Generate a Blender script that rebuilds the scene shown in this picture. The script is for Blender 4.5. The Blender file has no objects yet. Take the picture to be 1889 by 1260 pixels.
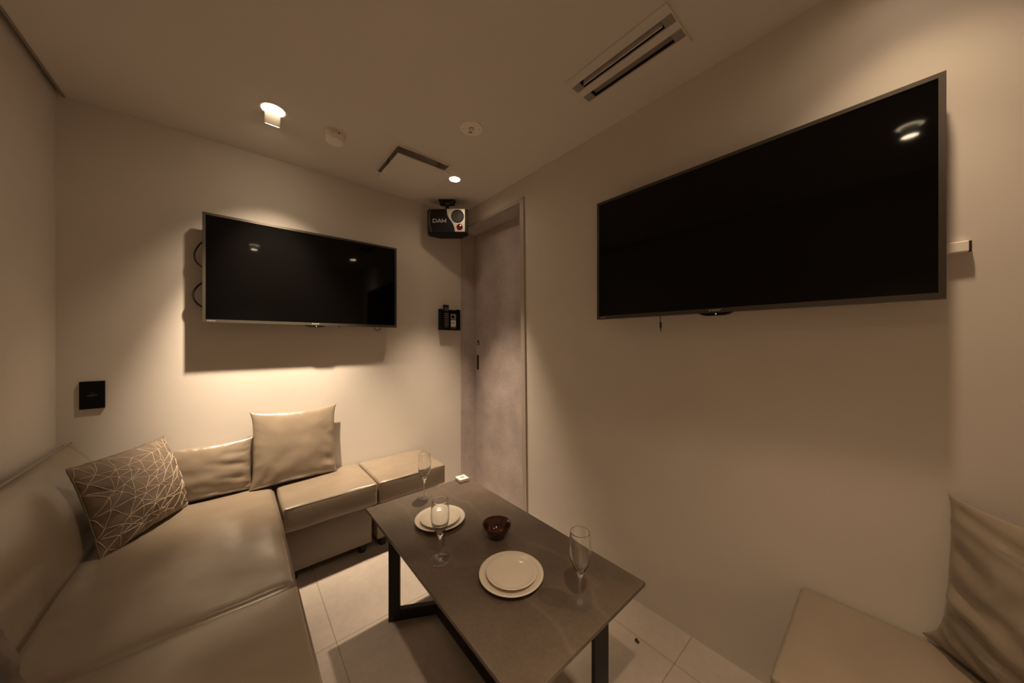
import bpy, bmesh, math, random
from mathutils import Vector, Matrix, noise
random.seed(7)
sc = bpy.context.scene
COL = sc.collection
PI = math.pi
R = math.radians

# ------------------------------------------------------------------ helpers
def link(o, parent=None):
    COL.objects.link(o)
    if parent is not None:
        o.parent = parent
    return o

def tag(o, label=None, cat=None, group=None, kind=None):
    if label: o['label'] = label
    if cat: o['category'] = cat
    if group: o['group'] = group
    if kind: o['kind'] = kind
    return o

def thing(name, label, cat, loc=(0, 0, 0), rotz=0, group=None):
    o = bpy.data.objects.new(name, None)
    o.empty_display_size = .05
    link(o)
    o.location = loc
    o.rotation_euler = (0, 0, rotz)
    return tag(o, label, cat, group)

def obj(name, bm, mat, parent=None, smooth=False, loc=None, keep=False):
    if not keep: bmesh.ops.recalc_face_normals(bm, faces=bm.faces[:])
    me = bpy.data.meshes.new(name)
    bm.to_mesh(me)
    bm.free()
    if isinstance(mat, (list, tuple)):
        for m in mat: me.materials.append(m)
    elif mat is not None:
        me.materials.append(mat)
    if smooth:
        me.polygons.foreach_set('use_smooth', [True] * len(me.polygons))
        if smooth == 'auto':
            try: me.set_sharp_from_angle(angle=R(35))
            except Exception: pass
    o = bpy.data.objects.new(name, me)
    link(o, parent)
    if loc is not None: o.location = loc
    return o

def struct(name, bm, mat, parent=None, smooth=False):
    o = obj(name, bm, mat, parent, smooth)
    o['kind'] = 'structure'
    return o

def dup(root, loc, rotz, label, group=None):
    r = root.copy(); COL.objects.link(r)
    r.location = loc; r.rotation_euler = (0, 0, rotz)
    r['label'] = label
    if group: r['group'] = group
    for ch in list(root.children):
        if ch.type == 'LIGHT': continue
        c = ch.copy(); COL.objects.link(c); c.parent = r
        for g in ch.children:
            d = g.copy(); COL.objects.link(d); d.parent = c
    return r

def B():
    return bmesh.new()

def box(bm, x0, y0, z0, x1, y1, z1, bev=0, seg=2, mat=None, mi=0):
    """axis aligned box, optional bevel, optional matrix"""
    g = bmesh.ops.create_cube(bm, size=1)
    vs = g['verts']
    M = Matrix.Translation(((x0 + x1) / 2, (y0 + y1) / 2, (z0 + z1) / 2)) @ Matrix.Diagonal((x1 - x0, y1 - y0, z1 - z0, 1))
    bmesh.ops.transform(bm, matrix=M, verts=vs)
    fs = set(f for v in vs for f in v.link_faces)
    if bev > 0:
        es = set(e for v in vs for e in v.link_edges)
        r = bmesh.ops.bevel(bm, geom=list(es), offset=bev, segments=seg, affect='EDGES', profile=.5)
        fs = set(r['faces']) | set(f for f in fs if f.is_valid)
        vs = list(set(v for f in fs for v in f.verts))
    if mat is not None:
        bmesh.ops.transform(bm, matrix=mat, verts=[v for v in vs if v.is_valid])
    if mi:
        for f in fs:
            if f.is_valid: f.material_index = mi
    return vs

def lathe(bm, prof, n=48, M=None, close=False):
    """prof: list of (r, z)"""
    rings = []
    for (r, z) in prof:
        if r < 1e-6:
            rings.append([bm.verts.new((0, 0, z))])
        else:
            rings.append([bm.verts.new((r * math.cos(2 * PI * k / n), r * math.sin(2 * PI * k / n), z)) for k in range(n)])
    for a, b in zip(rings, rings[1:]):
        for k in range(n):
            k2 = (k + 1) % n
            if len(a) == 1 and len(b) == 1: continue
            if len(a) == 1: bm.faces.new((a[0], b[k], b[k2]))
            elif len(b) == 1: bm.faces.new((a[k], b[0], a[k2]))
            else: bm.faces.new((a[k], b[k], b[k2], a[k2]))
    if M is not None:
        bmesh.ops.transform(bm, matrix=M, verts=[v for rr in rings for v in rr])
    return rings

def smooth_path(pts, per=8):
    P = [Vector(p) for p in pts]
    out = []
    for i in range(len(P) - 1):
        p0 = P[max(i - 1, 0)]; p1 = P[i]; p2 = P[i + 1]; p3 = P[min(i + 2, len(P) - 1)]
        for k in range(per):
            t = k / per
            out.append(.5 * ((2 * p1) + (p2 - p0) * t + (2 * p0 - 5 * p1 + 4 * p2 - p3) * t * t + (3 * p1 - p0 - 3 * p2 + p3) * t ** 3))
    out.append(P[-1])
    return out

def tube(bm, pts, r, n=10, per=8, sm=True):
    P = smooth_path(pts, per) if sm else [Vector(p) for p in pts]
    prev = None; rings = []
    up = Vector((0, 0, 1))
    for i, p in enumerate(P):
        d = (P[min(i + 1, len(P) - 1)] - P[max(i - 1, 0)]).normalized()
        if prev is None:
            a = up.cross(d)
            if a.length < .05: a = Vector((1, 0, 0)).cross(d)
            a.normalize()
        else:
            a = (prev - d * prev.dot(d)).normalized()
        prev = a
        b = d.cross(a)
        rr = r[min(i, len(r) - 1)] if isinstance(r, (list, tuple)) else r
        rings.append([bm.verts.new(p + rr * (math.cos(2 * PI * k / n) * a + math.sin(2 * PI * k / n) * b)) for k in range(n)])
    for a, b in zip(rings, rings[1:]):
        for k in range(n):
            bm.faces.new((a[k], a[(k + 1) % n], b[(k + 1) % n], b[k]))
    bm.faces.new(rings[0][::-1]); bm.faces.new(rings[-1])

def frame_rect(bm, x0, z0, x1, z1, w, y0, y1, wb=None):
    """picture-frame ring in XZ, from y0 to y1"""
    wb = wb or w
    box(bm, x0, y0, z1 - w, x1, y1, z1)
    box(bm, x0, y0, z0, x1, y1, z0 + wb)
    box(bm, x0, y0, z0 + wb, x0 + w, y1, z1 - w)
    box(bm, x1 - w, y0, z0 + wb, x1, y1, z1 - w)

def upholstered(sx, sy, sz, r=.02, bulge=.012, side=.004, n=34, seed=0, wr=.003, wf=5, sag=None):
    """soft rounded cushion centred on xy, z 0..sz"""
    bm = B()
    hx, hy, hz = sx / 2, sy / 2, sz / 2
    def params(h, m):
        # dense near the edges
        out = [-h, -h + r * .3, -h + r * .65, -h + r]
        k = m
        for i in range(1, k): out.append(-h + r + (2 * h - 2 * r) * i / k)
        out += [h - r, h - r * .65, h - r * .3, h]
        return out
    px = params(hx, max(4, int(n * sx / max(sx, sy)))); py = params(hy, max(4, int(n * sy / max(sx, sy)))); pz = params(hz, 5)
    cache = {}
    def V(x, y, z):
        k = (round(x, 5), round(y, 5), round(z, 5))
        if k in cache: return cache[k]
        ix = max(-hx + r, min(hx - r, x)); iy = max(-hy + r, min(hy - r, y)); iz = max(-hz + r, min(hz - r, z))
        d = Vector((x - ix, y - iy, z - iz))
        if d.length > 1e-9: d = d.normalized() * r
        p = Vector((ix, iy, iz)) + d
        u, v, w = x / hx, y / hy, z / hz
        if w > -.9:
            p.z += bulge * (1 - u ** 2) ** .6 * (1 - v ** 2) ** .6 * (w > 0) * max(0, w)
        p.x += side * math.copysign(1, u) * (1 - v ** 4) * (1 - w * w) * (abs(u) > .9)
        p.y += side * math.copysign(1, v) * (1 - u ** 4) * (1 - w * w) * (abs(v) > .9)
        q = Vector((p.x * wf + seed * 7.3, p.y * wf + seed, p.z * wf))
        nz = noise.noise(q) * wr + noise.noise(q * 2.7) * wr * .45
        p += Vector((u * .5, v * .5, w)) * nz
        if sag: p.z += sag(u, v) * (w > 0)
        p.z += hz
        cache[k] = bm.verts.new(p)
        return cache[k]
    def grid(A, Bq, f):
        for i in range(len(A) - 1):
            for j in range(len(Bq) - 1):
                vs = [V(*f(A[i], Bq[j])), V(*f(A[i + 1], Bq[j])), V(*f(A[i + 1], Bq[j + 1])), V(*f(A[i], Bq[j + 1]))]
                vs2 = []
                for v_ in vs:
                    if v_ not in vs2: vs2.append(v_)
                if len(vs2) >= 3:
                    try: bm.faces.new(vs2)
                    except ValueError: pass
    for s in (-1, 1):
        grid(px, py, lambda a, b: (a, b, s * hz))
        grid(px, pz, lambda a, b: (a, s * hy, b))
        grid(py, pz, lambda a, b: (s * hx, a, b))
    return bm

def pillow(w, h, t, n=48, pinch=.06, seed=0, wr=.006, ears=.0, sagb=.0, edge_wr=0.0, pw=.85, creases=(), lines=None, ear_bl=0.0, flat_back=1.0):
    """pillow in the XZ plane (x -w/2..w/2, z 0..h), normal -y, with uv"""
    bm = B()
    uvl = bm.loops.layers.uv.new('UVMap')
    def P(u, v, s):
        eu = 1 - pinch * (1 - v * v) ; ev = 1 - pinch * (1 - u * u)
        c = (abs(u) * abs(v)) ** 9 * ears
        x = u * w / 2 * (eu + c + (ear_bl * (abs(u) * abs(v)) ** 3.2 if u < 0 and v < 0 else 0)); z = v * h / 2 * (ev + (c if v > 0 else 0))
        prof = max(0, (1 - u ** 2)) ** .5 * max(0, (1 - v ** 2)) ** .5
        prof = prof ** pw
        # fuller towards the bottom
        prof *= 1 - sagb * v
        y = -s * t / 2 * prof * (flat_back if s < 0 else 2 - flat_back)
        q = Vector((u * 2.1 + seed * 3.1, v * 2.1 - seed, s * 2.0))
        y += -s * wr * noise.noise(q * 1.4) * min(1, prof * 1.6)
        # radiating folds near the rim
        ed = max(abs(u), abs(v)) ** 4
        ang = math.atan2(v, u)
        y += -s * edge_wr * ed * math.sqrt(max(0, 1 - max(abs(u), abs(v)) ** 8)) * noise.noise(Vector((math.cos(ang) * 9 + seed, math.sin(ang) * 9, s * 1.7 + max(abs(u), abs(v)) * 1.2)))
        x += edge_wr * .25 * ed * noise.noise(Vector((v * 7 + seed, u * 2, 3)))
        z += edge_wr * .25 * ed * noise.noise(Vector((u * 7 + seed, v * 2, 8)))
        if s > 0:
            for (ua, va, ub, vb_, cw, cd) in creases:
                dx, dy = ub - ua, vb_ - va; L2 = dx * dx + dy * dy
                tt = max(0, min(1, ((u - ua) * dx + (v - va) * dy) / L2))
                dd = math.hypot(u - ua - tt * dx, v - va - tt * dy) / cw
                y += cd * (math.exp(-dd * dd) - .55 * math.exp(-(dd - 1.9) ** 2)) * (1 - .75 * tt) * min(1, 4 * (1 - max(abs(u), abs(v))) + .12)
        return Vector((x, y, z + h / 2))
    def par(i):
        a = -1 + 2 * i / n
        return math.copysign(1 - (1 - abs(a)) ** 1.45, a)
    front = [[bm.verts.new(P(par(i), par(j), 1)) for j in range(n + 1)] for i in range(n + 1)]
    bk = [[front[i][j] if i in (0, n) or j in (0, n) else bm.verts.new(P(par(i), par(j), -1)) for j in range(n + 1)] for i in range(n + 1)]
    for G, s in ((front, 1), (bk, -1)):
        for i in range(n):
            for j in range(n):
                idx = [(i, j), (i + 1, j), (i + 1, j + 1), (i, j + 1)]
                if s < 0: idx = idx[::-1]
                f = bm.faces.new([G[a][b] for a, b in idx])
                for lp, (a, b) in zip(f.loops, idx):
                    lp[uvl].uv = (par(a) * .5 + .5 + (s < 0) * 1.7, par(b) * .5 + .5)
    if lines:
        for (p0, p1, sd) in [(a_, b_, 1) for a_, b_ in lines] + [(a_, b_, -1) for a_, b_ in lines]:
            m_ = max(3, int(math.hypot(p1[0] - p0[0], p1[1] - p0[1]) / .05))
            pts = []
            for k in range(m_ + 1):
                q = P(p0[0] + (p1[0] - p0[0]) * k / m_, p0[1] + (p1[1] - p0[1]) * k / m_, sd)
                pts.append(q + Vector((0, -.0002 * sd, 0)))
            nb = len(bm.faces)
            tube(bm, pts, .0011, 5, sm=False)
            bm.faces.ensure_lookup_table()
            for f in bm.faces[nb:]: f.material_index = 1
        rimp = [P(-1 + 2 * k / 24, -1, 1) for k in range(24)] + [P(1, -1 + 2 * k / 24, 1) for k in range(24)] + [P(1 - 2 * k / 24, 1, 1) for k in range(24)] + [P(-1, 1 - 2 * k / 24, 1) for k in range(25)]
        tube(bm, rimp, .0032, 6, sm=False)
    return bm

def place_axes(bm, origin, right, up):
    """pillow local x->right, z->up, -y->outward normal"""
    right = Vector(right).normalized(); up = Vector(up)
    up = (up - right * up.dot(right)).normalized()
    yv = up.cross(right)          # local +y
    M = Matrix.Identity(4)
    for i in range(3):
        M[i][0] = right[i]; M[i][1] = yv[i]; M[i][2] = up[i]; M[i][3] = origin[i]
    bmesh.ops.transform(bm, matrix=M, verts=bm.verts[:])
    return bm

def text_bm(s, size, depth, M, sx=1.0):
    cu = bpy.data.curves.new('lettering_source', 'FONT')
    cu.body = s; cu.size = size; cu.extrude = depth; cu.align_x = 'CENTER'; cu.align_y = 'CENTER'
    cu.resolution_u = 4
    o = bpy.data.objects.new('lettering_source', cu)
    COL.objects.link(o)
    dg = bpy.context.evaluated_depsgraph_get()
    me = bpy.data.meshes.new_from_object(o.evaluated_get(dg))
    bpy.data.objects.remove(o); bpy.data.curves.remove(cu)
    bm = B(); bm.from_mesh(me); bpy.data.meshes.remove(me)
    bmesh.ops.transform(bm, matrix=M @ Matrix.Diagonal((sx, 1, 1, 1)), verts=bm.verts[:])
    return bm

# ------------------------------------------------------------------ materials
def mat(name, col, rough=.5, metal=0, spec=.5, var=0, vscale=6, bump=0, bscale=200, emit=None, estr=0, rvar=0, detail=4, coat=0, var2=0, v2scale=40):
    m = bpy.data.materials.new(name)
    m.use_nodes = True
    nt = m.node_tree; N = nt.nodes; L = nt.links
    b = N['Principled BSDF']
    b.inputs['Base Color'].default_value = (*col, 1)
    b.inputs['Roughness'].default_value = rough
    b.inputs['Metallic'].default_value = metal
    b.inputs['Specular IOR Level'].default_value = spec
    if coat:
        b.inputs['Coat Weight'].default_value = coat
        b.inputs['Coat Roughness'].default_value = .08
    tc = N.new('ShaderNodeTexCoord')
    if var or rvar:
        nz = N.new('ShaderNodeTexNoise'); nz.inputs['Scale'].default_value = vscale; nz.inputs['Detail'].default_value = detail
        L.new(tc.outputs['Object'], nz.inputs['Vector'])
    if var:
        mx = N.new('ShaderNodeMix'); mx.data_type = 'RGBA'
        mx.inputs['A'].default_value = (*[c * (1 - var) for c in col], 1)
        mx.inputs['B'].default_value = (*[min(1, c * (1 + var)) for c in col], 1)
        mr = N.new('ShaderNodeMapRange'); mr.inputs['From Min'].default_value = .3; mr.inputs['From Max'].default_value = .7
        L.new(nz.outputs['Fac'], mr.inputs['Value'])
        L.new(mr.outputs['Result'], mx.inputs['Factor'])
        out = mx.outputs['Result']
        if var2:
            n2 = N.new('ShaderNodeTexNoise'); n2.inputs['Scale'].default_value = v2scale; n2.inputs['Detail'].default_value = 6
            L.new(tc.outputs['Object'], n2.inputs['Vector'])
            m2 = N.new('ShaderNodeMapRange'); m2.inputs['From Min'].default_value = .3; m2.inputs['From Max'].default_value = .7
            m2.inputs['To Min'].default_value = 1 - var2; m2.inputs['To Max'].default_value = 1 + var2
            L.new(n2.outputs['Fac'], m2.inputs['Value'])
            vm = N.new('ShaderNodeVectorMath'); vm.operation = 'SCALE'
            L.new(out, vm.inputs[0]); L.new(m2.outputs['Result'], vm.inputs['Scale'])
            out = vm.outputs['Vector']
        L.new(out, b.inputs['Base Color'])
    if rvar:
        mr2 = N.new('ShaderNodeMapRange'); mr2.inputs['From Min'].default_value = .3; mr2.inputs['From Max'].default_value = .7
        mr2.inputs['To Min'].default_value = rough - rvar; mr2.inputs['To Max'].default_value = rough + rvar
        L.new(nz.outputs['Fac'], mr2.inputs['Value']); L.new(mr2.outputs['Result'], b.inputs['Roughness'])
    if bump:
        n3 = N.new('ShaderNodeTexNoise'); n3.inputs['Scale'].default_value = bscale; n3.inputs['Detail'].default_value = 3
        L.new(tc.outputs['Object'], n3.inputs['Vector'])
        bp = N.new('ShaderNodeBump'); bp.inputs['Strength'].default_value = bump; bp.inputs['Distance'].default_value = .002
        L.new(n3.outputs['Fac'], bp.inputs['Height']); L.new(bp.outputs['Normal'], b.inputs['Normal'])
    if emit:
        b.inputs['Emission Color'].default_value = (*emit, 1)
        b.inputs['Emission Strength'].default_value = estr
    return m

WARM = (1.0, .70, .43)
M = {}
M['wall'] = mat('wall_paint', (.625, .578, .525), .75, spec=.25, var=.03, vscale=3, bump=.06, bscale=240)
M['ceil'] = mat('ceiling_paint', (.635, .598, .555), .85, spec=.2, var=.015, vscale=2, bump=.05, bscale=260)
M['laminate'] = mat('door_laminate', (.43, .37, .36), .5, spec=.4, var=.16, vscale=5, detail=8, var2=.08, v2scale=60, bump=.05, bscale=300)
M['trim'] = mat('door_trim', (.42, .36, .31), .5, var=.03, vscale=10)
M['alu'] = mat('slot_trim', (.30, .26, .21), .45, metal=.3)
M['dark'] = mat('dark_void', (.03, .026, .022), .9, spec=.1)
M['duct'] = mat('duct_paint', (.60, .55, .49), .8)
M['leather'] = mat('leather', (.245, .198, .148), .25, spec=.72, var=.07, vscale=7, bump=.09, bscale=420)
M['base_fabric'] = mat('base_vinyl', (.20, .165, .125), .55, var=.05, vscale=9, bump=.2, bscale=300)
M['rubber'] = mat('black_plastic_foot', (.014, .013, .012), .6)
M['steel'] = mat('black_powder_steel', (.016, .015, .014), .5, spec=.4, bump=.05)
M['tv_black'] = mat('tv_screen', (.0012, .0011, .0011), .04, spec=.24)
M['bezel'] = mat('tv_bezel', (.075, .065, .052), .32, metal=.5, spec=.5)
M['tv_back'] = mat('tv_housing', (.012, .012, .012), .5)
M['cable'] = mat('black_cable', (.01, .01, .01), .4)
M['brand'] = mat('silver_print', (.55, .53, .5), .35, metal=.3)
M['spk_black'] = mat('speaker_black', (.007, .007, .007), .5, spec=.25, bump=.08)
M['spk_silver'] = mat('speaker_silver', (.80, .75, .67), .35, metal=.2)
M['spk_red'] = mat('tweeter_red', (.16, .008, .01), .15, coat=.6)
M['mesh_dark'] = mat('speaker_cone', (.03, .028, .02), .5, var=.5, vscale=160, detail=2, bump=.3, bscale=300)
M['white_plastic'] = mat('white_plastic', (.80, .745, .67), .4, bump=.02)
M['white_button'] = mat('call_button_plastic', (.86, .82, .76), .35)
M['grey_plastic'] = mat('grey_plastic', (.40, .37, .34), .4)
M['ceramic'] = mat('cream_ceramic', (.74, .68, .585), .14, spec=.5, var=.01, vscale=8)
M['brown_glaze'] = mat('brown_glaze', (.045, .010, .004), .1, spec=.6, coat=.5, var=.15, vscale=18)
M['black_gloss'] = mat('black_panel', (.004, .004, .004), .4, spec=.15)
M['faint_print'] = mat('faint_grey_print', (.10, .10, .10), .5)
M['remote_btn'] = mat('remote_buttons', (.42, .40, .38), .5)
M['steel_pull'] = mat('bronze_pull', (.12, .085, .05), .35, metal=.8)
M['chrome'] = mat('lock_metal', (.5, .46, .4), .25, metal=1)
M['reflector'] = mat('lamp_reflector', (.85, .80, .72), .3)
M['lamp'] = mat('lamp_glow', (1, .9, .8), .5, emit=(1, .80, .56), estr=70)
M['lamp_soft'] = mat('lamp_glow_soft', (1, .9, .8), .5, emit=(1, .78, .52), estr=12)
M['led_green'] = mat('standby_led', (.3, .6, .1), .4, emit=(.55, 1, .15), estr=.6)
M['fluff'] = mat('striped_plush', (.16, .13, .12), .9, var=.4, vscale=14, bump=.6, bscale=160)
M['leaf'] = mat('dry_scrap', (.02, .015, .008), .8)

def m_glass():
    m = bpy.data.materials.new('clear_glass'); m.use_nodes = True
    b = m.node_tree.nodes['Principled BSDF']
    b.inputs['Base Color'].default_value = (1, 1, 1, 1)
    b.inputs['Roughness'].default_value = 0
    b.inputs['IOR'].default_value = 1.5
    b.inputs['Transmission Weight'].default_value = 1
    return m
M['glass'] = m_glass()
def m_glass2(name, f):
    m = m_glass(); m.name = name
    nt = m.node_tree; b = nt.nodes['Principled BSDF']; o = nt.nodes['Material Output']
    t = nt.nodes.new('ShaderNodeBsdfTransparent'); x = nt.nodes.new('ShaderNodeMixShader'); x.inputs[0].default_value = f
    nt.links.new(b.outputs[0], x.inputs[1]); nt.links.new(t.outputs[0], x.inputs[2]); nt.links.new(x.outputs[0], o.inputs[0])
    return m
M['glass_foot'] = m_glass2('clear_glass_foot', .3)

def m_floor():
    m = mat('floor_tile', (.435, .38, .335), .42, spec=.4, var=.07, vscale=3.5, detail=8, var2=.05, v2scale=30)
    nt = m.node_tree; N = nt.nodes; L = nt.links; b = N['Principled BSDF']
    base = b.inputs['Base Color'].links[0].from_socket
    geo = N.new('ShaderNodeNewGeometry'); sp = N.new('ShaderNodeSeparateXYZ'); L.new(geo.outputs['Position'], sp.inputs['Vector'])
    def line(sock, off, pitch, half):
        a = N.new('ShaderNodeMath'); a.operation = 'SUBTRACT'; L.new(sock, a.inputs[0]); a.inputs[1].default_value = off - pitch * 20.5
        d = N.new('ShaderNodeMath'); d.operation = 'DIVIDE'; L.new(a.outputs[0], d.inputs[0]); d.inputs[1].default_value = pitch
        fr = N.new('ShaderNodeMath'); fr.operation = 'FRACT'; L.new(d.outputs[0], fr.inputs[0])
        s = N.new('ShaderNodeMath'); s.operation = 'SUBTRACT'; L.new(fr.outputs[0], s.inputs[0]); s.inputs[1].default_value = .5
        ab = N.new('ShaderNodeMath'); ab.operation = 'ABSOLUTE'; L.new(s.outputs[0], ab.inputs[0])
        lt = N.new('ShaderNodeMath'); lt.operation = 'LESS_THAN'; L.new(ab.outputs[0], lt.inputs[0]); lt.inputs[1].default_value = half / pitch
        return lt.outputs[0]
    lx = line(sp.outputs['X'], .3225, .5022, .0013)
    ly = line(sp.outputs['Y'], .548, .982, .0013)
    mxx = N.new('ShaderNodeMath'); mxx.operation = 'MAXIMUM'; L.new(lx, mxx.inputs[0]); L.new(ly, mxx.inputs[1])
    mx = N.new('ShaderNodeMix'); mx.data_type = 'RGBA'; L.new(mxx.outputs[0], mx.inputs['Factor'])
    L.new(base, mx.inputs['A']); mx.inputs['B'].default_value = (.20, .165, .13, 1)
    L.new(mx.outputs['Result'], b.inputs['Base Color'])
    return m
M['floor'] = m_floor()

def m_table():
    m = mat('stone_table_top', (.117, .090, .069), .3, spec=.5, var=.16, vscale=7, detail=8, var2=.10, v2scale=90)
    nt = m.node_tree; N = nt.nodes; L = nt.links; b = N['Principled BSDF']
    base = b.inputs['Base Color'].links[0].from_socket
    tc = N.new('ShaderNodeTexCoord')
    wv = N.new('ShaderNodeTexWave'); wv.inputs['Scale'].default_value = 1.3; wv.inputs['Distortion'].default_value = 9; wv.inputs['Detail'].default_value = 4; wv.inputs['Detail Scale'].default_value = 1.2
    L.new(tc.outputs['Object'], wv.inputs['Vector'])
    mr = N.new('ShaderNodeMapRange'); mr.inputs['From Min'].default_value = .965; mr.inputs['From Max'].default_value = 1
    mr.inputs['To Min'].default_value = 0; mr.inputs['To Max'].default_value = .16
    L.new(wv.outputs['Fac'], mr.inputs['Value'])
    mx = N.new('ShaderNodeMix'); mx.data_type = 'RGBA'; L.new(mr.outputs['Result'], mx.inputs['Factor'])
    L.new(base, mx.inputs['A']); mx.inputs['B'].default_value = (.24, .205, .17, 1)
    L.new(mx.outputs['Result'], b.inputs['Base Color'])
    return m
M['table'] = m_table()

M['fabric'] = mat('brown_woven_fabric', (.20, .155, .12), .8, spec=.2, var=.06, vscale=40, bump=.3, bscale=500)
M['thread'] = mat('pale_thread', (.60, .51, .40), .75, spec=.2)

# ------------------------------------------------------------------ room
H = 2.40; D = 2.42; XL = -.618; YF = -.78
def XW(y, z):                         # the right wall leans a little
    return 1.507 - (z / H) * (.02 + .017 * (D - y))

bm = B(); box(bm, XL - .1, YF - .1, -.06, 1.8, D + .1, 0); struct('floor', bm, M['floor'])

# wall left, back, front
bm = B(); box(bm, XL - .08, YF - .08, 0, XL, D + .08, H + .10); struct('wall_left', bm, M['wall'])
bm = B(); box(bm, XL, D, 0, 1.80, D + .08, H + .10); struct('wall_back', bm, M['wall'])
bm = B(); box(bm, XL, YF - .08, 0, 1.60, YF, H + .10); struct('wall_front', bm, M['wall'])

# right wall with the door opening
OY0, OY1, OZ = 1.626, 2.405, 2.25
bm = B()
ys = [YF, -.4, 0, .4, .8, 1.2, OY0, 1.8, 2.0, 2.2, OY1, D]
zs = [0, .5, 1.0, 1.5, 2.0, OZ, H]
vg = {(i, j): bm.verts.new((XW(y, z), y, z)) for i, y in enumerate(ys) for j, z in enumerate(zs)}
vb = {(i, j): bm.verts.new((1.60, y, z)) for i, y in enumerate(ys) for j, z in enumerate(zs)}
def hole(i, j): return OY0 - 1e-6 <= ys[i] and ys[i + 1] <= OY1 + 1e-6 and zs[j + 1] <= OZ + 1e-6
for i in range(len(ys) - 1):
    for j in range(len(zs) - 1):
        if hole(i, j): continue
        bm.faces.new((vg[i, j], vg[i, j + 1], vg[i + 1, j + 1], vg[i + 1, j]))
        bm.faces.new((vb[i, j], vb[i + 1, j], vb[i + 1, j + 1], vb[i, j + 1]))
for (i, j), v in list(vg.items()):
    pass
def rim(cells):
    for a, b2 in cells:
        bm.faces.new((vg[a], vg[b2], vb[b2], vb[a]))
nI, nJ = len(ys) - 1, len(zs) - 1
rim([((i, nJ), (i + 1, nJ)) for i in range(nI)])
rim([((0, j), (0, j + 1)) for j in range(nJ)])
struct('wall_right', bm, M['wall'])

# ceiling with round and rectangular openings
LIGHTS = [(.130, 1.905), (1.126, 1.911), (.150, -.085), (1.190, -.060)]
LR = [.048, .037, .048, .037]
AC = (1.063, .463, 1.272, .892)
AC_H = (1.100, .500, 1.238, .856)
VENT = (.690, 1.792, 1.016, 2.150)
CX0 = XL + .022
holes = [('r', AC_H), ('r', VENT)] + [('c', (x, y, r)) for (x, y), r in zip(LIGHTS, LR)]
xs = {CX0, 1.60}; yy = {YF, D}
for k, h in holes:
    if k == 'r': xs |= {h[0], h[2]}; yy |= {h[1], h[3]}
    else:
        hs = h[2] * 1.25
        xs |= {h[0] - hs, h[0] + hs}; yy |= {h[1] - hs, h[1] + hs}
xs = sorted(xs); yy = sorted(yy)
bm = B(); vc = {}
def cv(x, y):
    k = (round(x, 5), round(y, 5))
    if k not in vc: vc[k] = bm.verts.new((x, y, H))
    return vc[k]
for i in range(len(xs) - 1):
    for j in range(len(yy) - 1):
        cx, cy = (xs[i] + xs[i + 1]) / 2, (yy[j] + yy[j + 1]) / 2
        inside = False
        for k, h in holes:
            if k == 'r': inside |= h[0] < cx < h[2] and h[1] < cy < h[3]
            else:
                hs = h[2] * 1.25
                inside |= abs(cx - h[0]) < hs and abs(cy - h[1]) < hs
        if not inside:
            bm.faces.new((cv(xs[i], yy[j]), cv(xs[i], yy[j + 1]), cv(xs[i + 1], yy[j + 1]), cv(xs[i + 1], yy[j])))
for k, h in holes:
    if k == 'c':
        n = 40; hs = h[2] * 1.25
        ins = [bm.verts.new((h[0] + h[2] * math.cos(2 * PI * a / n), h[1] + h[2] * math.sin(2 * PI * a / n), H)) for a in range(n)]
        out = []
        for a in range(n):
            c, s = math.cos(2 * PI * a / n), math.sin(2 * PI * a / n); q = hs / max(abs(c), abs(s))
            out.append(bm.verts.new((h[0] + c * q, h[1] + s * q, H)))
        for a in range(n):
            bm.faces.new((ins[a], ins[(a + 1) % n], out[(a + 1) % n], out[a]))
bmesh.ops.recalc_face_normals(bm, faces=bm.faces[:])
# upper skin so that the ceiling is a slab
box(bm, XL, YF, H + .09, 1.60, D, H + .10)
struct('ceiling', bm, M['ceil'])
bm = B(); box(bm, CX0 - .004, YF, H - .004, CX0 + .004, D, H + .06); struct('trim_1', bm, M['alu'])
bm = B(); box(bm, XL + .001, YF, H + .06, CX0 - .004, D, H + .07); struct('trim_2', bm, M['dark'])

# sliding door, recessed in the right wall
dr = bpy.data.objects.new('door_1', None); link(dr); dr['kind'] = 'structure'
XD = 1.628
bm = B(); box(bm, XD, OY0 - .05, .008, XD + .035, OY1 - .001, OZ + .06); obj('door_leaf', bm, M['laminate'], dr)
bm = B()
box(bm, 1.4865, OY1, 0, XD + .04, D - .0005, OZ)       # far jamb, faces the room
obj('jamb', bm, M['laminate'], dr)
bm = B(); box(bm, 1.492, OY0 + .001, OZ - .004, XD - .001, OY1 - .001, OZ - .0005); obj('door_head', bm, M['laminate'], dr)
bm = B(); box(bm, 1.603, OY0 - .06, 0, XD - .002, OY0 - .002, OZ + .02); obj('near_jamb', bm, M['laminate'], dr)
bm = B()
def leanbox(bm, y0, y1, z0, z1, out, inn):
    vs = []
    for y in (y0, y1):
        for z in (z0, z1):
            for d in (out, inn): vs.append(bm.verts.new((XW(y, z) - d, y, z)))
    for f in ((0, 1, 3, 2), (4, 6, 7, 5), (0, 4, 5, 1), (2, 3, 7, 6), (0, 2, 6, 4), (1, 5, 7, 3)):
        bm.faces.new([vs[k] for k in f])
leanbox(bm, OY0 - .036, OY0 + .002, 0, OZ + .020, .010, -.012)
leanbox(bm, OY0 + .002, OY1 - .002, OZ - .002, OZ + .020, .006, -.012)
leanbox(bm, OY1 - .002, D - .0005, 0, OZ + .020, .004, -.008)
obj('door_trim', bm, M['trim'], dr)
bm = B(); box(bm, XD - .004, 2.398, 0, XD + .001, 2.405, OZ); obj('edge_strip', bm, M['trim'], dr)
bm = B(); box(bm, XD - .003, 2.348, 1.040, XD + .001, 2.374, 1.170); h_ = obj('pull_handle', bm, M['steel_pull'], dr)
bm = B(); box(bm, XD - .0045, 2.354, 1.046, XD - .002, 2.368, 1.164); obj('pull_recess', bm, M['dark'], h_)
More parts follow.
